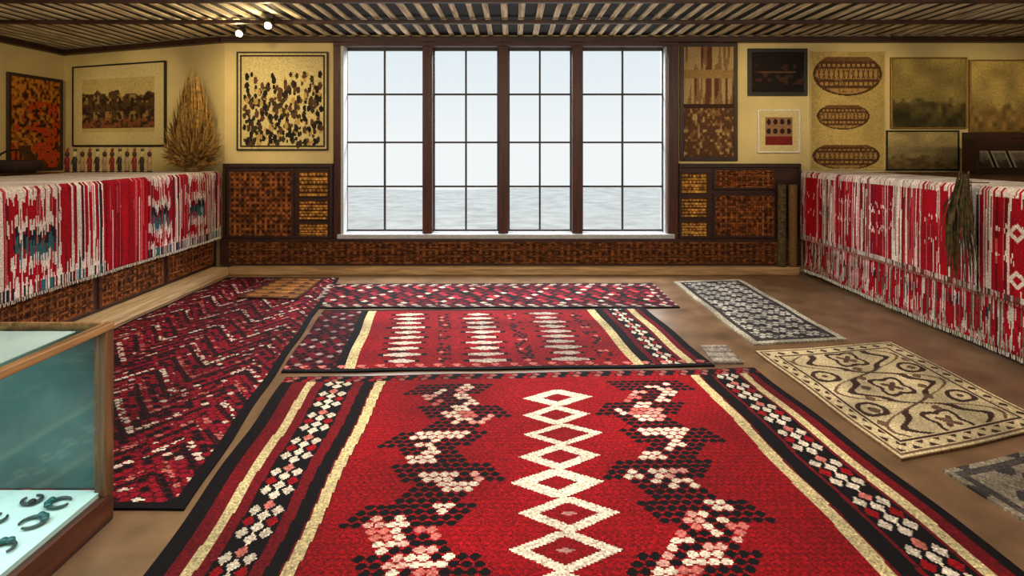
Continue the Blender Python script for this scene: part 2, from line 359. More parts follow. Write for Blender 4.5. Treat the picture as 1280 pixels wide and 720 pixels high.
rug('floor_mat',((-2.9,5.9),(-2.24,5.84),(-2.26,6.76),(-2.8,6.78)),f_tan,'small golden brown striped mat lying on the far end of the crimson rug',6,z0=.018,th=.01)
def f_grey(U,V,X,Y,W,L):
    c=base(U,np.array((58,52,50.))); i,j,m=dots(X,Y,.062,.058); h=(i*5+j*3)%7
    setc(c,m&(h<4),np.array((174,166,152.))); setc(c,m&(h==4),np.array((38,32,32.))); setc(c,m&(h==5),np.array((124,114,106.)))
    bd=np.minimum(np.minimum(X,W-X),np.minimum(Y,L-Y)); setc(c,bd<.1,np.array((54,48,46.))); setc(c,(bd<.06)&(bd>.0),np.array((166,156,136.)))
    return c
rug('floor_rug',((1.95,4.53),(2.78,4.66),(2.76,6.78),(1.92,6.66)),f_grey,'off-white and dark brown flecked runner rug beyond the beige rug at right',7)
def f_beige(U,V,X,Y,W,L):
    BG=np.array((194,174,134.)); c=base(U,BG)
    BR=np.array((62,42,34.)); B2=np.array((104,80,60.)); bd=np.minimum(np.minimum(X,W-X),np.minimum(Y,L-Y)); inn=bd>.15
    sn=.3*np.sin(Y*2*math.pi/.95)
    for s_ in (1,-1):
        dd=np.abs(X-W/2-s_*sn-.035*np.sin(Y*34)*s_); setc(c,(dd<.028)&inn,BR)
        d2=np.abs(X-W/2-s_*sn*1.45); setc(c,(d2<.014)&inn,B2)
    for k in range(4):
        yc=.2375+k*.475
        for xo,r0 in ((0,.13),(-.36,.1),(.36,.1)):
            r=np.sqrt(((X-W/2-xo)/r0)**2+((Y-yc-(0 if xo==0 else .2375))/(r0*1.1))**2)
            th=np.arctan2(Y-yc,X-W/2-xo); rr=r+.18*np.cos(th*4)
            setc(c,(rr<1.05)&inn,BG); setc(c,(rr<1.0)&(rr>.74)&inn,BR); setc(c,(rr<.38)&inn,np.array((84,60,46.)))
    i,j,m=dots(X,Y,.075,.07); setc(c,m&inn&((i*3+j*5)%13==0),B2)
    z=np.abs(((X+Y)/.12)%1-.5)*2; z2=np.abs(((X-Y)/.12)%1-.5)*2
    setc(c,(bd>.05)&(bd<.115)&((z>.55)&(z2>.4)),BR); setc(c,(bd>.13)&(bd<.148),BR); setc(c,(bd>.03)&(bd<.042),B2); setc(c,bd<.012,np.array((110,84,56.)))
    return c
rug('floor_rug',((1.98,2.85),(3.12,3.2),(3.12,4.6),(1.9,4.38)),f_beige,'beige rug with curling brown lattice on the right floor',8,cell=.009,amp=.08)
def f_grey2(U,V,X,Y,W,L):
    c=base(U,np.array((128,116,98.))); bd=np.minimum(np.minimum(X,W-X),np.minimum(Y,L-Y)); i,j,m=dots(X,Y,.12,.1)
    setc(c,m&((i+j)%3==0),np.array((60,54,52.))); setc(c,(bd<.08)&(bd>.03),np.array((70,62,58.))); return c
rug('floor_rug',((2.27,1.7),(3.3,1.9),(3.2,3.1),(2.13,2.76)),f_grey2,'grey rug cut off by the lower right corner of the view',9)
def f_pale(U,V,X,Y,W,L):
    c=base(U,np.array((150,138,124.))); setc(c,((Y/.05)%2)<.6,np.array((120,108,98.))); return c
rug('floor_mat',(at(893,455),at(930,455),at(908,433),at(876,433)),f_pale,'little pale grey mat between the two red rugs and the flecked runner',10)
# ------------------------------------------------------------ counters
TOP=1.29
def painted_yz(name,y0,y1,z0,z1,x,fn,mat,parent,cell=.014):
    nu,nv=max(6,int((y1-y0)/cell)),max(6,int((z1-z0)/cell))
    u=np.linspace(0,1,nu+1)[None,:]; v=np.linspace(0,1,nv+1)[:,None]
    P=np.stack([np.full((nv+1,nu+1),x),y0+(y1-y0)*u+0*v,z1-(z1-z0)*v+0*u],-1)
    U,V=np.meshgrid((np.arange(nu)+.5)/nu,(np.arange(nv)+.5)/nv)
    return grid(name,P,fn(U,V).astype(float),mat,parent)
def painted_xz(name,x0,x1,z0,z1,y,fn,mat,parent,cell=.011):
    nu,nv=max(6,int((x1-x0)/cell)),max(6,int((z1-z0)/cell))
    u=np.linspace(0,1,nu+1)[None,:]; v=np.linspace(0,1,nv+1)[:,None]
    P=np.stack([x0+(x1-x0)*u+0*v,np.full((nv+1,nu+1),y),z1-(z1-z0)*v+0*u],-1)
    U,V=np.meshgrid((np.arange(nu)+.5)/nu,(np.arange(nv)+.5)/nv)
    return grid(name,P,fn(U,V).astype(float),mat,parent)
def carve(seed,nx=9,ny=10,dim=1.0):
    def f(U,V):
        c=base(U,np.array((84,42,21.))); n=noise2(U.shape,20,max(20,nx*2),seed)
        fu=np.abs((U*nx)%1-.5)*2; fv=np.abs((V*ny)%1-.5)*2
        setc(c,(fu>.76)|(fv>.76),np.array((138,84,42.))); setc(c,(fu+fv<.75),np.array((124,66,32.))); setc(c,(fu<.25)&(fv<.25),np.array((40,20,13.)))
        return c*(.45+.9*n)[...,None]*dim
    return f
bd_=struct(MB().box(-3.72,3.68,7.13,D,.1,.44).build('trim_6',M['dark_wood']))
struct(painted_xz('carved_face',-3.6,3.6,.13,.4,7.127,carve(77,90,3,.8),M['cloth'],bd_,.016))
lc=empty('display_counter',(-5.1,5.2,0),'long dark wood counter at left under red and white blankets','counter')
MB().box(-6.55,-3.8,3.0,7.2,0.09,TOP-.04).build('body',M['dark_wood'],lc,bevel=.01)
MB().box(-6.57,-3.76,2.97,7.21,TOP-.04,TOP).build('counter_top',M['red_wood_y'],lc,bevel=.01)
MB().box(-6.55,-3.57,2.98,7.1,0.0,.09).build('plinth',M['rail'],lc,bevel=.008)
for i in range(4):
    y0=3.1+i*1.02; p=MB().box(-3.81,-3.785,y0,y0+.96,.12,.46).build('panel',M['carved'],lc,bevel=.006)
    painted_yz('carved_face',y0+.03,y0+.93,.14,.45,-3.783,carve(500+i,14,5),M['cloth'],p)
rc=empty('display_counter',(5.0,5.2,0),'long dark wood counter at right hung with red blankets to the floor','counter')
MB().box(3.74,6.6,3.0,7.2,0.1,TOP-.04).build('body',M['dark_wood'],rc,bevel=.01)
MB().box(3.71,6.6,2.97,7.22,TOP-.04,TOP).build('counter_top',M['red_wood_y'],rc,bevel=.01)
MB().box(3.76,6.6,3.05,7.2,0,.1).build('plinth',M['dark_wood'],rc)
def drape(name,side,y0,y1,xf,topd,drop,fn,label,seed,ztop=TOP,group=None,cat='blanket',fr=None,off=.03,cell=.0095,fringe=.03):
    Ln=y1-y0; T=topd+drop; nu=int(Ln/cell); nv=int(T/cell)
    y=np.linspace(y0,y1,nu+1)[None,:]; s=np.linspace(0,T,nv+1)[:,None]
    dn=np.clip(s-topd,0,None); up=np.clip(topd-s,0,None)
    ph=seed*1.7
    wv=(.5+.5*np.sin(y*9+ph+np.sin(y*3+ph)))*.012*np.clip(dn/.4,0,1)
    x=xf-side*up+side*(off*np.clip(dn/.03,0,1)+wv)+0*y
    z=ztop+.012-dn+.003*np.sin(y*4+ph)*np.clip(dn/.5,0,1)+.004*noise2((nv+1,nu+1),8,8,seed)+0*y
    P=np.stack([x,y+0*s,z],-1)
    sc_=(np.arange(nv)+.5)/nv*T-topd; yc=(np.arange(nu)+.5)/nu*Ln
    Lc,Sc=np.meshgrid(yc,sc_)
    r=np.random.default_rng(seed); c=fn(Sc,Lc,Ln,drop,r).astype(float)
    c=c*(1+r.normal(0,.07,c.shape[:2]))[...,None]*(.86+.28*noise2(c.shape[:2],5,7,seed+3))[...,None]
    o=grid(name,P,c,M['cloth'],solid=.007,smooth=True); tag(o,label,cat,group)
    if fringe:
        mb=MB()
        for k in range(int(Ln/.016)):
            t=(k+.5)/int(Ln/.016); iu=min(nu,int(t*nu)); p=P[-1,iu]; l=fringe*random.uniform(.8,1.05)
            mb.tube([tuple(p),(p[0]+side*random.uniform(-.003,.005),p[1]+random.uniform(-.004,.004),max(p[2]-l,.012))],.004,4)
        mb.build('fringe',fr or M['white'],o)['kind']='stuff'
    return o
TEAL=np.array((50,98,104.)); NAVY=np.array((36,28,38.)); BW=np.array((226,210,200.)); BR_=np.array((162,10,26.)); ROSE=np.array((190,84,90.)); WINE=np.array((104,12,28.))
def streak(shape,Ln,r,ny=4,fine=.66,wcol=.0095):
    n,m=shape; k=max(6,int(Ln/wcol)); ci=np.minimum((np.arange(m)/m*k).astype(int),k-1); col=r.random(k)[ci][None,:]
    k2=max(4,int(Ln/.04)); col2=r.random(k2)[np.minimum((np.arange(m)/m*k2).astype(int),k2-1)][None,:]
    a=r.random((ny+2,k)); yy=np.linspace(0,ny,n); y0=yy.astype(int); f=(yy-y0)[:,None]; seg=(a[y0]*(1-f)+a[y0+1]*f)[:,ci]
    return fine*(.55*col+.45*col2)+(1-fine)*seg
def ikat(style):
    def f(S_,L_,Ln,drop,r):
        sh=S_.shape
        A=streak(sh,Ln,r); B=streak(sh,Ln,r); C2=streak(sh,Ln,r)
        jag=(streak(sh,Ln,r,2,.95)-.5)*.18
        c=base(S_,BR_); v0=S_/drop; v=v0+jag
        per={'l1':.7,'l2':3.0,'l3':1.0,'r1':.585,'r2':.63,'r3':.82,'r4':.67}[style]
        p=(L_/per)%1
        setc(c,B>.68,WINE)
        if style=='l2':
            setc(c,(A>.72),ROSE); setc(c,(A<.22),BW)
        elif style[0]=='l':
            blk=p<.5
            setc(c,(A>.66),BW); setc(c,(A<.28),ROSE)
            setc(c,blk&(v<.12)&(A>.35),BW); setc(c,blk&(v>.3)&(v<.42)&(C2>.38),BW); setc(c,blk&(v>.4)&(v<.54)&(np.abs(p-.25)<.2)&(B>.38),NAVY); setc(c,blk&(v>.5)&(v<.66)&(np.abs(p-.25)<.22)&(C2>.42),TEAL); setc(c,blk&(v>.64)&(v<.76)&(A>.42),BW)
            st=(p>.54)&(p<.98)
            setc(c,st&(A>.53),BW); setc(c,st&(C2>.68),NAVY)
            setc(c,(v>.86)&(B>.44),BW); setc(c,(v0>.9)&(C2>.58),TEAL); setc(c,(v0>.9)&(C2<.36),NAVY)
        else:
            blk=np.abs(p-.5)<.3
            st=~blk
            setc(c,st&(A>.5),BW); setc(c,st&(A<.26),ROSE); setc(c,st&(B>.7),WINE); setc(c,st&(C2>.74),np.array((96,84,84.)))
            setc(c,blk&(A>.72),BW); setc(c,blk&(C2>.76),ROSE)
            setc(c,blk&(v>.33)&(v<.37)&(B>.56),BW); setc(c,blk&(v>.57)&(v<.61)&(B>.56),BW)
            setc(c,(v0<.08)&(B>.42),BW); setc(c,(v0>.94)&(B>.4),BW*.85); setc(c,(v0>.94)&(C2<.4),np.array((96,60,54.)))
            if style=='r4':
                q=np.abs(((S_-.15)/.34)%1-.5)*2+np.abs(p-.5)*2*1.7; setc(c,blk&(q<.42)&(S_>.15),BW); setc(c,blk&(q<.2)&(S_>.15),BR_)
        t=S_<0.0; setc(c,t,np.array((238,224,214.))); setc(c,t&(A>.62),np.array((218,180,170.)))
        return c
    return f
g1='blankets draped over the left counter'; g2='upper blankets draped over the right counter'; g3='lower rugs hung along the foot of the right counter'
drape('draped_blanket',1,5.71,7.12,-3.74,1.5,.83,ikat('l1'),'red and white streaked blanket on the window end of the left counter',21,group=g1)
drape('draped_blanket',1,5.11,5.70,-3.74,1.5,.83,ikat('l2'),'mostly plain red narrow blanket between two patterned ones on left counter',22,group=g1)
drape('draped_blanket',1,3.1,5.10,-3.74,1.5,.83,ikat('l3'),'wide red blanket with white, navy and teal streaks, left counter near end',23,group=g1)
M['rose_fringe']=plain('rose_fringe',(176,120,110),.9)
for k,(a,b,st,lb) in enumerate(((5.91,7.1,'r1','red and white streaked blanket at the window end of right counter'),(5.26,5.9,'r2','narrow red blanket second from the window on the right counter'),(4.41,5.25,'r3','white barred red blanket just beyond the dried stalk bundle, right counter'),(3.05,4.40,'r4','red blanket with white diamonds at near end of right counter'))):
    drape('draped_blanket',-1,a,b,3.7,.7,.83,ikat(st),lb,31+k,group=g2,fr=M['rose_fringe'],fringe=.025)
def low(S_,L_,Ln,drop,r):
    sh=S_.shape; A=streak(sh,Ln,r,3,.6); B=streak(sh,Ln,r,3,.6); v=S_/drop+(streak(sh,Ln,r,2,.95)-.5)*.3
    c=base(S_,BR_*.95)
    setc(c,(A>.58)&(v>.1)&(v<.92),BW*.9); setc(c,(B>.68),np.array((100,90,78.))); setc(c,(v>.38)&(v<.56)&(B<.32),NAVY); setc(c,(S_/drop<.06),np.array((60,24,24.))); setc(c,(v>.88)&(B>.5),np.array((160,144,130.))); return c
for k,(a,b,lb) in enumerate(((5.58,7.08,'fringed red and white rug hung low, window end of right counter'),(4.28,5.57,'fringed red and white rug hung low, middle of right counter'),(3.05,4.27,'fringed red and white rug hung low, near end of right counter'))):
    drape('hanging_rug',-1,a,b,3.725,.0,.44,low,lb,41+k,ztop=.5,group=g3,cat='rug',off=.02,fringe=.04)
# ------------------------------------------------------------ wainscot panels with golden patterned inserts
def gold(seed):
    def f(U,V):
        c=base(U,np.array((174,124,54.))); n=noise2(U.shape,6,9,seed)
        fv=(V*6)%1; k=np.floor(V*6).astype(int); q=((U*7+(k%2)*.5)%1)
        setc(c,fv<.3,np.array((88,48,20.))); setc(c,(fv>.3)&(q<.3)&(k%2==0),np.array((116,66,28.))); setc(c,(fv>.5)&(q>.7),np.array((204,160,86.)))
        return c*(.6+.75*n)[...,None]
    return f
def wainscot(x0,x1,golds,carved,label,seed):
    z0,z1=.44,1.4; y0=7.17
    e=empty('wall_panel',((x0+x1)/2,D,z0),label,'wall panel')
    MB().box(x0,x1,y0+.02,D,z0,z1).build('backing',M['dark_wood'],e)
    t=.03; f=MB()
    f.box(x0,x1,y0-.01,y0+.02,z1-.05,z1).box(x0,x1,y0-.01,y0+.02,z0,z0+.035).box(x0,x0+t,y0-.01,y0+.02,z0+.035,z1-.05).box(x1-t,x1,y0-.01,y0+.02,z0+.035,z1-.05)
    f.build('frame',M['dark_wood_v'],e,bevel=.004)
    for k,(a,b,c_,d_) in enumerate(golds):
        p=MB().box(a,b,y0-.004,y0+.02,c_,d_).build('gold_insert',M['basket'],e,bevel=.004)
        painted_xz('woven_face',a+.01,b-.01,c_+.01,d_-.01,y0-.0055,gold(seed+k),M['cloth'],p)
    for k,(a,b,c_,d_) in enumerate(carved):
        p=MB().box(a,b,y0-.002,y0+.02,c_,d_).build('carved_panel',M['carved'],e,bevel=.004)
        q=.028; w=MB(); w.box(a,a+q,y0-.016,y0-.002,c_,d_).box(b-q,b,y0-.016,y0-.002,c_,d_).box(a+q,b-q,y0-.016,y0-.002,c_,c_+q).box(a+q,b-q,y0-.016,y0-.002,d_-q,d_)
        w.build('moulding',M['dark_wood'],p,bevel=.003)
        painted_xz('carved_face',a+q,b-q,c_+q,d_-q,y0-.004,carve(seed+20+k,max(4,int((b-a)/.07)),max(3,int((d_-c_)/.07))),M['cloth'],p)
dd=7.16
def R4(a,b,c,d): return (wx(a,dd),wx(b,dd),wz(d,dd),wz(c,dd))
wainscot(-3.70,cx0,[R4(373,410,214,246),R4(373,410,250,275),R4(373,410,279,301)],[R4(284,367,212,302)],'dark wainscot section with golden inserts, left of the window',300)
wainscot(cx1,3.7,[R4(850,884,216,242),R4(850,884,247,272),R4(850,884,277,300)],[R4(892,970,210,237),R4(892,970,242,302)],'dark wainscot section with golden inserts, right of the window',400)
for x,mat,lb in ((3.42,M['straw2'],'olive brown rolled rug standing upright against the right wainscot'),(3.56,M['basket2'],'tan brown rolled rug standing upright next to the right counter')):
    e=empty('rolled_rug',(x,7.098,.1),lb,'rug')
    MB().lathe([(.0,0),(.05,0),(.053,.02),(.052,.5),(.053,1.02),(.046,1.04),(.04,1.025),(.033,1.04),(.024,1.025),(.014,1.04),(.004,1.025)],(x,7.098,.1),20).build('roll',mat,e,smooth=True)
    for z in (.35,.8): MB().lathe([(.052,0),(.055,.006),(.052,.012)],(x,7.098,.1+z),20).build('tie_cord',M['cord'],e)
# ------------------------------------------------------------ pictures (built flat against y=D, then hung on their wall)
def picture(px0,py0,px1,py1,fm,fw,fn,label,cat='picture',matw=0,matm=None,name='framed_picture',depth=.035,cell=.011,wall='back'):
    if wall=='slant':
        p0,p1=slant(px0),slant(px1); c=(p0+p1)/2; hw=np.linalg.norm(p1-p0)/2; d=c[1]
        x0,x1=c[0]-hw,c[0]+hw; z0,z1=wz(py1,d),wz(py0,d)
    elif wall=='left':
        d0,d1=XL*F/(px0-640),XL*F/(px1-640); d=(d0+d1)/2; hw=abs(d1-d0)/2; c=np.array((XL,d)); x0,x1=-hw,hw; z0,z1=wz(py1,d),wz(py0,d)
    else:
        x0,x1,z0,z1=wx(px0),wx(px1),wz(py1),wz(py0)
    y1=D; y0=D-depth
    e=empty(name,((x0+x1)/2,D,z0),label,cat)
    f=MB().box(x0,x0+fw,y0,y1,z0,z1).box(x1-fw,x1,y0,y1,z0,z1).box(x0+fw,x1-fw,y0,y1,z0,z0+fw).box(x0+fw,x1-fw,y0,y1,z1-fw,z1)
    f.build('frame',fm,e,bevel=.004)
    a0,a1,b0,b1=x0+fw,x1-fw,z0+fw,z1-fw; yi=y0+.012
    if matw:
        MB().box(a0,a1,yi+.002,y1-.004,b0,b1).build('mat_board',matm or M['cream'],e); a0+=matw;a1-=matw;b0+=matw;b1-=matw
    painted_xz('image',a0,a1,b0,b1,yi,fn,M['art'],e,cell)
    if wall=='slant': p=c+NRM*.002; e.location=(p[0],p[1],z0); e.rotation_euler.z=ANG
    if wall=='left': e.location=(XL+.002,c[1],z0); e.rotation_euler.z=math.pi/2
    return e
def p_building(U,V):
    c=base(U,np.array((196,172,112.))); n=noise2(U.shape,9,14,51); n2=noise2(U.shape,20,30,52)
    m=(V>.2+.16*n)&(V<.92); setc(c,m,np.array((84,60,36.))); w_=m&(((U*6)%1)<.5)&(((V*3.2)%1)<.5)&(V>.3); setc(c,w_,np.array((150,118,68.))); setc(c,m&(n2>.62),np.array((52,36,24.))); setc(c,m&(V>.74)&(n2<.4),np.array((130,76,44.))); return c
picture(93,80,209,183,M['black'],.022,p_building,'wide cream print of a dark building, left of the dried grasses',matw=.18,wall='slant')
def p_crowd(U,V):
    c=base(U,np.array((204,186,130.))); r=np.random.default_rng(5)
    for k in range(420):
        x=.06+.88*r.random(); y=.22+.74*r.random()
        if y<.36 and r.random()<.55: continue
        s=.012+.014*r.random(); m=((U-x)/s)**2+((V-y)/(s*1.6))**2<1; col=[np.array((28,24,20.)),np.array((60,48,30.)),np.array((34,28,24.)),np.array((176,146,84.)),np.array((90,60,40.))][r.integers(5)]; setc(c,m,col)
    setc(c,((U<.04)|(U>.96)|(V<.035)|(V>.965))&~((U<.02)|(U>.98)|(V<.015)|(V>.985)),np.array((60,48,34.))); return c
picture(297,65,411,188,M['black'],.02,p_crowd,'cream poster crowded with dark figures, directly left of the window')
def p_strips(U,V):
    c=base(U,np.array((128,98,62.))); n3=noise2(U.shape,3,22,9); n=noise2(U.shape,34,20,7)
    up=V<.52; setc(c,up&(n3>.56),np.array((168,140,94.))); setc(c,up&(n3<.32),np.array((92,54,36.))); setc(c,up&(np.abs(V-.25)<.04),np.array((150,116,72.))); lo=V>.56; setc(c,lo,np.array((84,56,34.))); setc(c,lo&(n>.56),np.array((124,88,52.))); setc(c,lo&(n>.76),np.array((168,138,92.)))
    setc(c,(np.abs(V-.54)<.02),np.array((56,34,22.))); return c
picture(849,54,921,201,M['dark_wood_v'],.05,p_strips,'tall brown framed panel of striped strips, directly right of window')
def p_dark(U,V):
    c=base(U,np.array((30,22,20.))); n=noise2(U.shape,10,12,17); setc(c,(n>.62)&(V>.3)&(V<.8),np.array((66,40,32.))); setc(c,(np.abs(V-.5)<.03)&(U>.15)&(U<.85),np.array((90,62,42.))); return c
picture(934,61,1008,120,M['black'],.05,p_dark,'nearly black framed picture above a small white framed one')
def p_small(U,V):
    c=base(U,np.array((150,110,80.))); setc(c,(((U*4)%1-.5)**2+((V*3)%1-.5)**2<.1),np.array((50,30,30.))); setc(c,V>.7,np.array((120,36,34.))); return c
picture(946,137,999,191,M['white'],.02,p_small,'small white framed picture under the nearly black one',matw=.08,matm=M['cream'])
def p_pots(U,V):
    c=base(U,np.array((190,162,98.)))*(.88+.2*noise2(U.shape,6,5,33))[...,None]
    INK=np.array((84,54,32.)); n=noise2(U.shape,50,36,34)
    for (cu,cv,ru,rv,s) in ((.5,.19,.47,.185,1),(.44,.55,.36,.115,2),(.48,.89,.46,.12,3)):
        dx=(U-cu)/ru; dy=(V-cv)/rv; rr=dx**2+dy**2; m=(rr<1)&(dy>-.8); setc(c,m,np.array((166,128,74.)))
        z=np.abs((dx*7+s*.3)%1-.5)*2
        for y_ in (-.55,-.3,.3,.6): setc(c,m&(np.abs(dy-y_)<.06),INK)
        setc(c,m&(np.abs(dy)<.3)&(np.abs(z*.5-np.abs(dy))<.1),INK); setc(c,m&(dy>.36)&(dy<.56)&(z<.3),INK); setc(c,m&(dy<-.34)&(dy>-.52)&(z>.6),INK); setc(c,m&(rr>.84),INK*.9); setc(c,m&(dy<-.62),np.array((110,76,44.))); setc(c,m&(n>.8),np.array((120,86,50.)))
    return c
picture(1012,64,1106,212,M['cream'],.012,p_pots,'cream poster showing three patterned clay bowls one above another',name='poster',depth=.02,cat='poster',cell=.009)
def land(seed,sky,gr,hz):
    def f(U,V):
        n0=noise2(U.shape,6,5,seed+9); c=base(U,np.array(sky,float)); c=c*(1-.25*V)[...,None]*(.82+.32*n0)[...,None]
        n=noise2(U.shape,1,7,seed); n2=noise2(U.shape,30,34,seed+1); n3=noise2(U.shape,12,14,seed+2)
        hzl=hz-.16*np.clip(n-.45,0,1)*2+.14*(n3-.5)+.05*(n2-.5); k=np.clip((V-hzl)/.07,0,1)[...,None]*(.55+.45*np.clip((V-hzl)/.25,0,1))[...,None]
        g_=np.array(gr,float)*(.75+.6*n3)[...,None]; return c*(1-k)+g_*k
    return f
picture(1112,72,1207,161,M['gilt'],.02,land(61,(172,148,84),(62,54,30),.66),'sepia landscape painting with dark trees, above the black framed one')
picture(1106,163,1197,213,M['black'],.02,land(71,(180,158,106),(104,82,52),.66),'black framed hazy landscape below the sepia tree painting')
picture(1210,75,1296,165,M['gilt'],.018,land(81,(204,174,102),(136,106,58),.68),'golden landscape painting rightmost on the back wall')
def p_orange(U,V):
    c=base(U,np.array((150,88,28.))); n=noise2(U.shape,34,22,91); n2=noise2(U.shape,9,9,92)
    setc(c,n>.55,np.array((206,130,40.))); setc(c,(n2>.5)&(n>.3)&(V>.25),np.array((196,74,26.))); setc(c,n<.27,np.array((64,36,18.))); setc(c,(V>.75)&(n2<.45),np.array((92,58,28.))); return c
picture(7,95,76,214,M['dark_wood_v'],.045,p_orange,'narrow dark framed fiery orange picture on the left wall',wall='left')
# ------------------------------------------------------------ things on the counters
gx,gy=-3.93,6.9
e=empty('dried_grasses',(gx,gy,TOP+.02),'tall golden brown dried grass arrangement at window end of left counter','plant')
MB().lathe([(.0,0),(.09,0),(.1,.03),(.1,.06),(.085,.08),(.07,.075),(.0,.07)],(gx,gy,TOP+.02),20).build('basket',M['basket2'],e,smooth=True)
s=MB()
clumps=[(random.uniform(0,6.28),random.uniform(.3,1)) for _ in range(34)]
for k in range(1300):
    th,h0=clumps[random.randrange(34)]; th+=random.gauss(0,.3); h=min(1,max(.01,h0*random.uniform(.05,1.05)))
    r=random.uniform(0,.1)
    top=.03+1.3*h; sp=.36*(1-h**2.0)*random.uniform(.3,1.05)+.02
    p=(gx+r*math.cos(th),gy+r*math.sin(th),TOP+.06+.6*h*random.random()); q=(gx+sp*math.cos(th),gy+max(-.22,min(.28,sp*.7*math.sin(th))),TOP+.02+top)
    s.blade(p,q,random.uniform(.009,.02),(.06*math.cos(th),.03*math.sin(th),.04))
s.build('stalks',M['straw'],e)
DC=[((140,26,26),'red'),((46,34,30),'black'),((176,140,100),'tan')]
protos=[]
for c,nm in DC:
    b=plain('doll_'+nm,c,.6); e=empty('carved_doll',(0,0,0))
    MB().lathe([(0,0),(.028,0),(.028,.012),(.0,.0121)],(0,0,0),14).build('base',M['dark_wood'],e)
    MB().lathe([(.014,.012),(.024,.03),(.02,.09),(.026,.13),(.02,.155),(.01,.165)],(0,0,0),14).build('body',b,e,smooth=True)
    MB().lathe([(.008,.162),(.02,.172),(.024,.192),(.02,.212),(.008,.222)],(0,0,0),14).build('head',M['carved'] if nm!='black' else M['cream'],e,smooth=True)
    MB().tube([(-.022,0,.14),(-.03,-.01,.1),(-.018,-.026,.085)],.006,6).tube([(.022,0,.14),(.03,-.01,.1),(.018,-.026,.085)],.006,6).build('arms',b,e)
    MB().blade((0,0,.21),(0.0,.01,.27),.012).blade((0,0,.21),(-.02,.01,.26),.01).blade((0,0,.21),(.02,.01,.26),.01).build('feather_crest',b,e)
    protos.append(e)
used=set()
for k in range(12):
    t=k%3; o=protos[t] if t not in used else copy_tree(protos[t]); used.add(t)
    o.location=(-5.36+k*.09,6.75,TOP+.02); o.scale=(1,1,1.12); tag(o,'small %s carved doll in the row on the left counter'%DC[t][1],'figurine','carved dolls on the left counter')
bkx,bky=-5.75,6.5
e=empty('basket',(bkx,bky,TOP+.02),'dark woven basket on the left counter below the orange picture','basket')
MB().lathe([(0,0),(.17,0),(.23,.06),(.25,.14),(.24,.15),(.22,.13),(.16,.03),(0,.025)],(bkx,bky,TOP+.02),24).build('bowl',M['basket'],e,smooth=True)
MB().tube([(bkx+.23*math.cos(a),bky,TOP+.16+.13*math.sin(a)) for a in np.linspace(0,math.pi,14)],.012,8).build('handle',M['basket'],e,smooth=True)
bx,by=3.565,4.42
e=empty('stalk_bundle',(bx,by,.5),'dark dried stalk bundle hanging down the front of right counter','plant')
s=MB()
for k in range(120):
    a=random.uniform(-.07,.07); l=random.uniform(.25,.95)**.8; s.blade((bx+random.uniform(-.02,.02),by+a*.7,TOP+.02+random.uniform(-.08,.12)),(bx-random.uniform(-.01,.07),by+a*2.4,TOP-l*.92),random.uniform(.005,.009),(-.03,a*.2,0))
s.build('stalks',M['straw2'],e)
MB().lathe([(.03,0),(.04,.02),(.03,.04)],(bx,by,TOP-.1),14).build('binding',M['cord'],e)
MB().tube([(bx,by,TOP-.06),(bx,by,TOP+.04),(bx+.2,by,TOP+.035)],.006,6).build('hanging_cord',M['cord'],e)
e=empty('card_rack',(5.95,6.7,TOP),'low dark rack of picture cards on the far end of right counter','rack')
MB().box(5.5,6.45,6.62,6.85,TOP,TOP+.03).box(5.5,6.45,6.82,6.85,TOP+.03,TOP+.5).box(5.5,5.53,6.62,6.82,TOP+.03,TOP+.42).box(6.42,6.45,6.62,6.82,TOP+.03,TOP+.42).box(5.53,6.42,6.63,6.645,TOP+.03,TOP+.08).build('stand',M['dark_wood'],e,bevel=.004)
for k,(a,wd) in enumerate(((5.56,.2),(5.79,.18),(6.0,.2),(6.22,.18))):
    nu,nv=16,20; u=np.linspace(0,1,nu+1)[None,:]; v=np.linspace(0,1,nv+1)[:,None]
    P=np.stack([a+wd*u+0*v,6.66+.12*(1-v)+0*u,TOP+.035+.24*(1-v)+0*u],-1)
    U,V=np.meshgrid((np.arange(nu)+.5)/nu,(np.arange(nv)+.5)/nv); c=land(100+k,(120,108,92),(60,50,42),.5)(U,V); setc(c,(U<.1)|(U>.9)|(V<.08)|(V>.92),np.array((150,136,116.)))
    o=grid('picture_card',P,c,M['art'],solid=.004); tag(o,['leftmost','second','third','rightmost'][k]+' picture card leaning in the dark rack','card','picture cards in the rack')
# ------------------------------------------------------------ ceiling spotlights
for k,(px,py,d,lb) in enumerate(((302,40,6.45,'small glowing ceiling spotlight nearer the window wall'),(338,30,6.05,'small glowing ceiling spotlight farther from the window wall'))):
    X=wx(px,d); Z=wz(py,d)
    e=empty('ceiling_spotlight',(X,d,H-.022),lb,'light','ceiling spotlights')
    MB().lathe([(0,0),(.05,0),(.05,.045),(0,.045)],(X,d,H-.066),16).build('mount',M['black'],e)
    MB().tube([(X,d,H-.05),(X,d,Z+.03)],.01,8).build('stem',M['black'],e)
    MB().tube([(X,d+.06,Z+.035),(X,d+.03,Z+.03),(X,d-.03,Z-.01),(X,d-.06,Z-.03)],[.025,.04,.045,.05],14,cap=True).build('lamp_can',M['black'],e,smooth=True)
    MB().tube([(X,d-.058,Z-.029),(X,d-.075,Z-.04)],[.04,.03],14).build('bulb',M['bulb'],e)
    l=bpy.data.lights.new('spot_lamp','POINT'); l.energy=11; l.color=(1,.75,.4); l.shadow_soft_size=.03; lo=bpy.data.objects.new('spot_lamp',l); COL.objects.link(lo); lo.location=(X,d-.1,Z-.06)
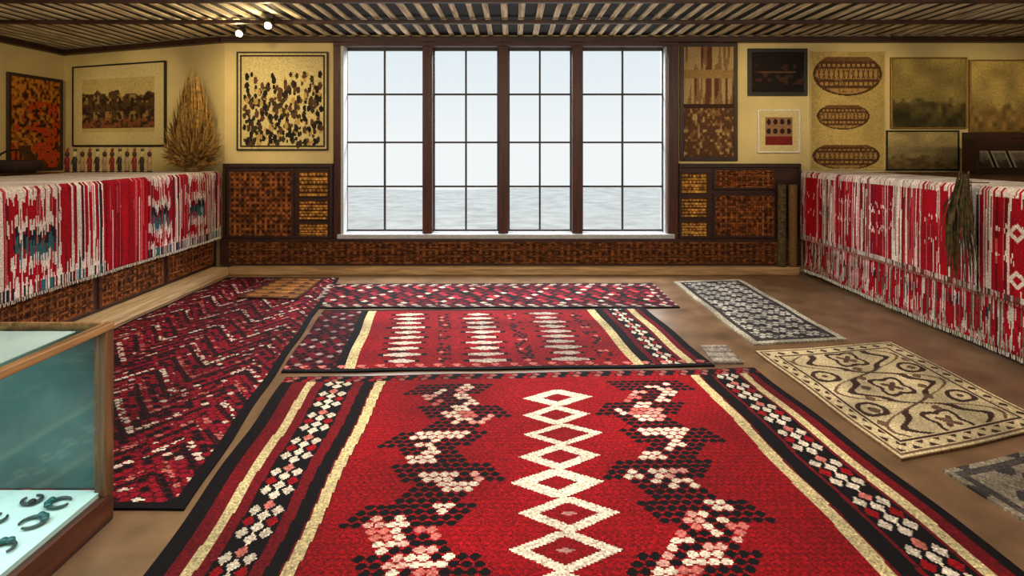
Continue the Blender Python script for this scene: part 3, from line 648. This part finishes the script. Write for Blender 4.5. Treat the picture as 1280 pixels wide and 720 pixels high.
# ------------------------------------------------------------ glass display case
cx1_,cy1,cx0_,cy0,cz=-1.72,2.42,-2.75,.7,.85
e=empty('display_case',((cx0_+cx1_)/2,(cy0+cy1)/2,0),'glass display case with wooden rails in the lower left foreground','display case')
MB().box(cx0_,cx1_,cy0,cy1,0,.12).build('base',M['red_wood_y'],e,bevel=.006)
MB().box(cx0_+.03,cx1_-.03,cy0+.03,cy1-.03,.12,.14).build('deck',M['pale'],e)
for (a,b) in ((cx1_-.05,cy1-.05),(cx0_,cy1-.05),(cx1_-.05,cy0),(cx0_,cy0)): MB().box(a,a+.05,b,b+.05,.12,cz-.03).build('post',M['post_wood'],e,bevel=.004)
r=MB(); r.box(cx1_-.035,cx1_+.004,cy0,cy1,cz-.03,cz).box(cx0_,cx0_+.03,cy0,cy1,cz-.03,cz).box(cx0_+.03,cx1_-.035,cy1-.02,cy1,cz-.03,cz).box(cx0_+.03,cx1_-.035,cy0,cy0+.03,cz-.03,cz)
r.build('top_rail',M['case_rail'],e,bevel=.004)
MB().box(cx0_+.05,cx1_-.05,cy1-.022,cy1-.012,.14,cz-.03).build('end_panel',M['teal'],e)
gx_=cx1_-.017; MB().quad((gx_,cy0+.05,.12),(gx_,cy1-.05,.12),(gx_,cy1-.05,cz-.03),(gx_,cy0+.05,cz-.03)).build('front_glass',M['case_glass'],e)
gz=cz-.008; MB().quad((cx0_+.03,cy0+.03,gz),(cx1_-.035,cy0+.03,gz),(cx1_-.035,cy1-.02,gz),(cx0_+.03,cy1-.02,gz)).build('top_glass',M['top_glass'],e)
MB().box(cx0_+.03,cx1_-.12,cy0+.05,cy1-.06,cz-.026,cz-.022).build('reflection_sheet',M['reflection'],e)  # added pale sheet imitating the bright reflection on the top glass
MB().box(cx0_,cx0_+.012,cy0+.05,cy1-.05,.12,cz-.03).build('back_panel',M['teal'],e)
BL=[(-1.85,2.29,'small silver cuff bracelet nearest the post of the display case',1,.8,.3),(-1.98,2.31,'small silver cuff bracelet second from the post along the case end',0,.7,2.2),(-1.86,2.17,'turquoise set cuff bracelet in the second row of the case',1,.85,4.0),(-2.02,2.19,'plain silver cuff bracelet in the second row of the case',0,.75,1.2),(-1.85,2.03,'turquoise set cuff bracelet in the third row of the case',1,.8,5.2),(-1.99,2.05,'plain silver cuff bracelet in the third row of the case',0,.65,.2),(-1.88,1.88,'silver cuff bracelet in the row nearest the camera',0,.8,3.1)]
for x,y,lb,st,k,ro in BL:
    b=empty('cuff_bracelet',(x,y,.1405),lb,'bracelet','bracelets in the display case')
    s=MB()
    pts=[(x+.05*k*math.cos(a+ro),y+.042*k*math.sin(a+ro),.15) for a in np.linspace(.5,2*math.pi-.5,22)]
    s.tube(pts,[.005+.003*abs(math.sin(q/21*math.pi)) for q in range(22)],8); s.build('band',M['silver'],b,smooth=True)
    for da in ((-.55,0,.55) if st else (0,)):
        MB().lathe([(.0,0),(.015,0),(.014,.007),(.008,.012),(.0,.0135)],(x+.05*k*math.cos(math.pi+ro+da),y+.042*k*math.sin(math.pi+ro+da),.153),14).build('stone',M['turq'] if st else M['black'],b,smooth=True)
# outside ground
n=60; us=np.linspace(-1,1,n+1); vs=np.linspace(0,1,n+1); U,V=np.meshgrid(us,vs)
Yg=8.8+V*24; Xg=U*(12+V*30); Zg=-.5+.04*np.sin(Xg*.9)*np.cos(Yg*.7)-V**2*.3+V**3*.12*np.sin(Xg*.35)+.1*noise2((n+1,n+1),22,36,5)
P=np.stack([Xg,Yg,Zg],-1)
g=grid('ground',P,np.full((n,n,3),225.0),M['snow'],skirt=-2.0,smooth=True); struct(g)
# ------------------------------------------------------------ lights
def area(name,loc,rot,sx,sy,en,col):
    l=bpy.data.lights.new(name,'AREA'); l.shape='RECTANGLE'; l.size=sx; l.size_y=sy; l.energy=en; l.color=col
    o=bpy.data.objects.new(name,l); COL.objects.link(o); o.location=loc; o.rotation_euler=rot; return o
area('overhead_fill',(0,2.0,2.85),(0,0,0),2.6,1.9,106,(1,.94,.84))  # unseen area fill added overhead to light the front rugs
area('overhead_fill',(0,4.05,2.85),(math.radians(20),0,0),6.6,.6,60,(1,.88,.68))  # second unseen overhead fill, added and tilted towards the window wall
area('up_fill',(0.4,3.0,2.42),(math.radians(128),0,0),11,.25,80,(1,.89,.68))  # unseen upward fill added above the view to brighten the ceiling slats
area('case_fill',(-2.2,1.7,.8),(0,0,0),.8,1.2,10,(.84,1,1))  # cool fill added inside the case to brighten its deck, no fixture
def spot(loc,tgt,en,ang,col):
    l=bpy.data.lights.new('wall_spot','SPOT'); l.energy=en; l.spot_size=math.radians(ang); l.spot_blend=.9; l.color=col; l.shadow_soft_size=.1
    o=bpy.data.objects.new('wall_spot',l); COL.objects.link(o); o.location=loc
    o.rotation_euler=(mathutils.Vector(tgt)-mathutils.Vector(loc)).to_track_quat('-Z','Y').to_euler()
for x,y,en in ((-6.3,7.4,80),(-5.2,7.7,130),(-3.3,7.25,140),(3.0,7.25,96),(4.6,7.25,102),(6.0,7.25,78)): spot((x*.95,4.6,2.85),(x,y,2.15),en,42,(1,.81,.43))
for x in (-1.5,1.5):
    l=bpy.data.lights.new('rear_fill','POINT'); l.energy=16; l.color=(1,.87,.66); l.shadow_soft_size=.2; o=bpy.data.objects.new('rear_fill',l); COL.objects.link(o); o.location=(x*2,-.6,1.9)  # unseen point fills added behind the camera to lift ceiling and room
wd=bpy.data.worlds.new('world'); S.world=wd; wd.use_nodes=True; nt=wd.node_tree; bg=nt.nodes['Background']
tc=nt.nodes.new('ShaderNodeTexCoord'); sp=nt.nodes.new('ShaderNodeSeparateXYZ'); r=nt.nodes.new('ShaderNodeValToRGB')
nt.links.new(tc.outputs['Generated'],sp.inputs[0]); nt.links.new(sp.outputs['Z'],r.inputs['Fac']); nt.links.new(r.outputs['Color'],bg.inputs['Color'])
r.color_ramp.elements[0].position=0.0; r.color_ramp.elements[0].color=(.9,.92,.92,1); r.color_ramp.elements[1].position=.24; r.color_ramp.elements[1].color=(.72,.82,.87,1)
bg.inputs['Strength'].default_value=1.02
sl=bpy.data.lights.new('daylight','SUN'); sl.energy=1.7; sl.angle=math.radians(60); sl.color=(1,.98,.95); so=bpy.data.objects.new('daylight',sl); COL.objects.link(so); so.location=(0,12,8); so.rotation_euler=(math.radians(-52),0,0)
area('sky_fill',(0,9.6,5.0),(math.radians(-52),0,0),9,2.2,1900,(.93,.97,1))  # unseen area fill added outside to strengthen daylight through the window
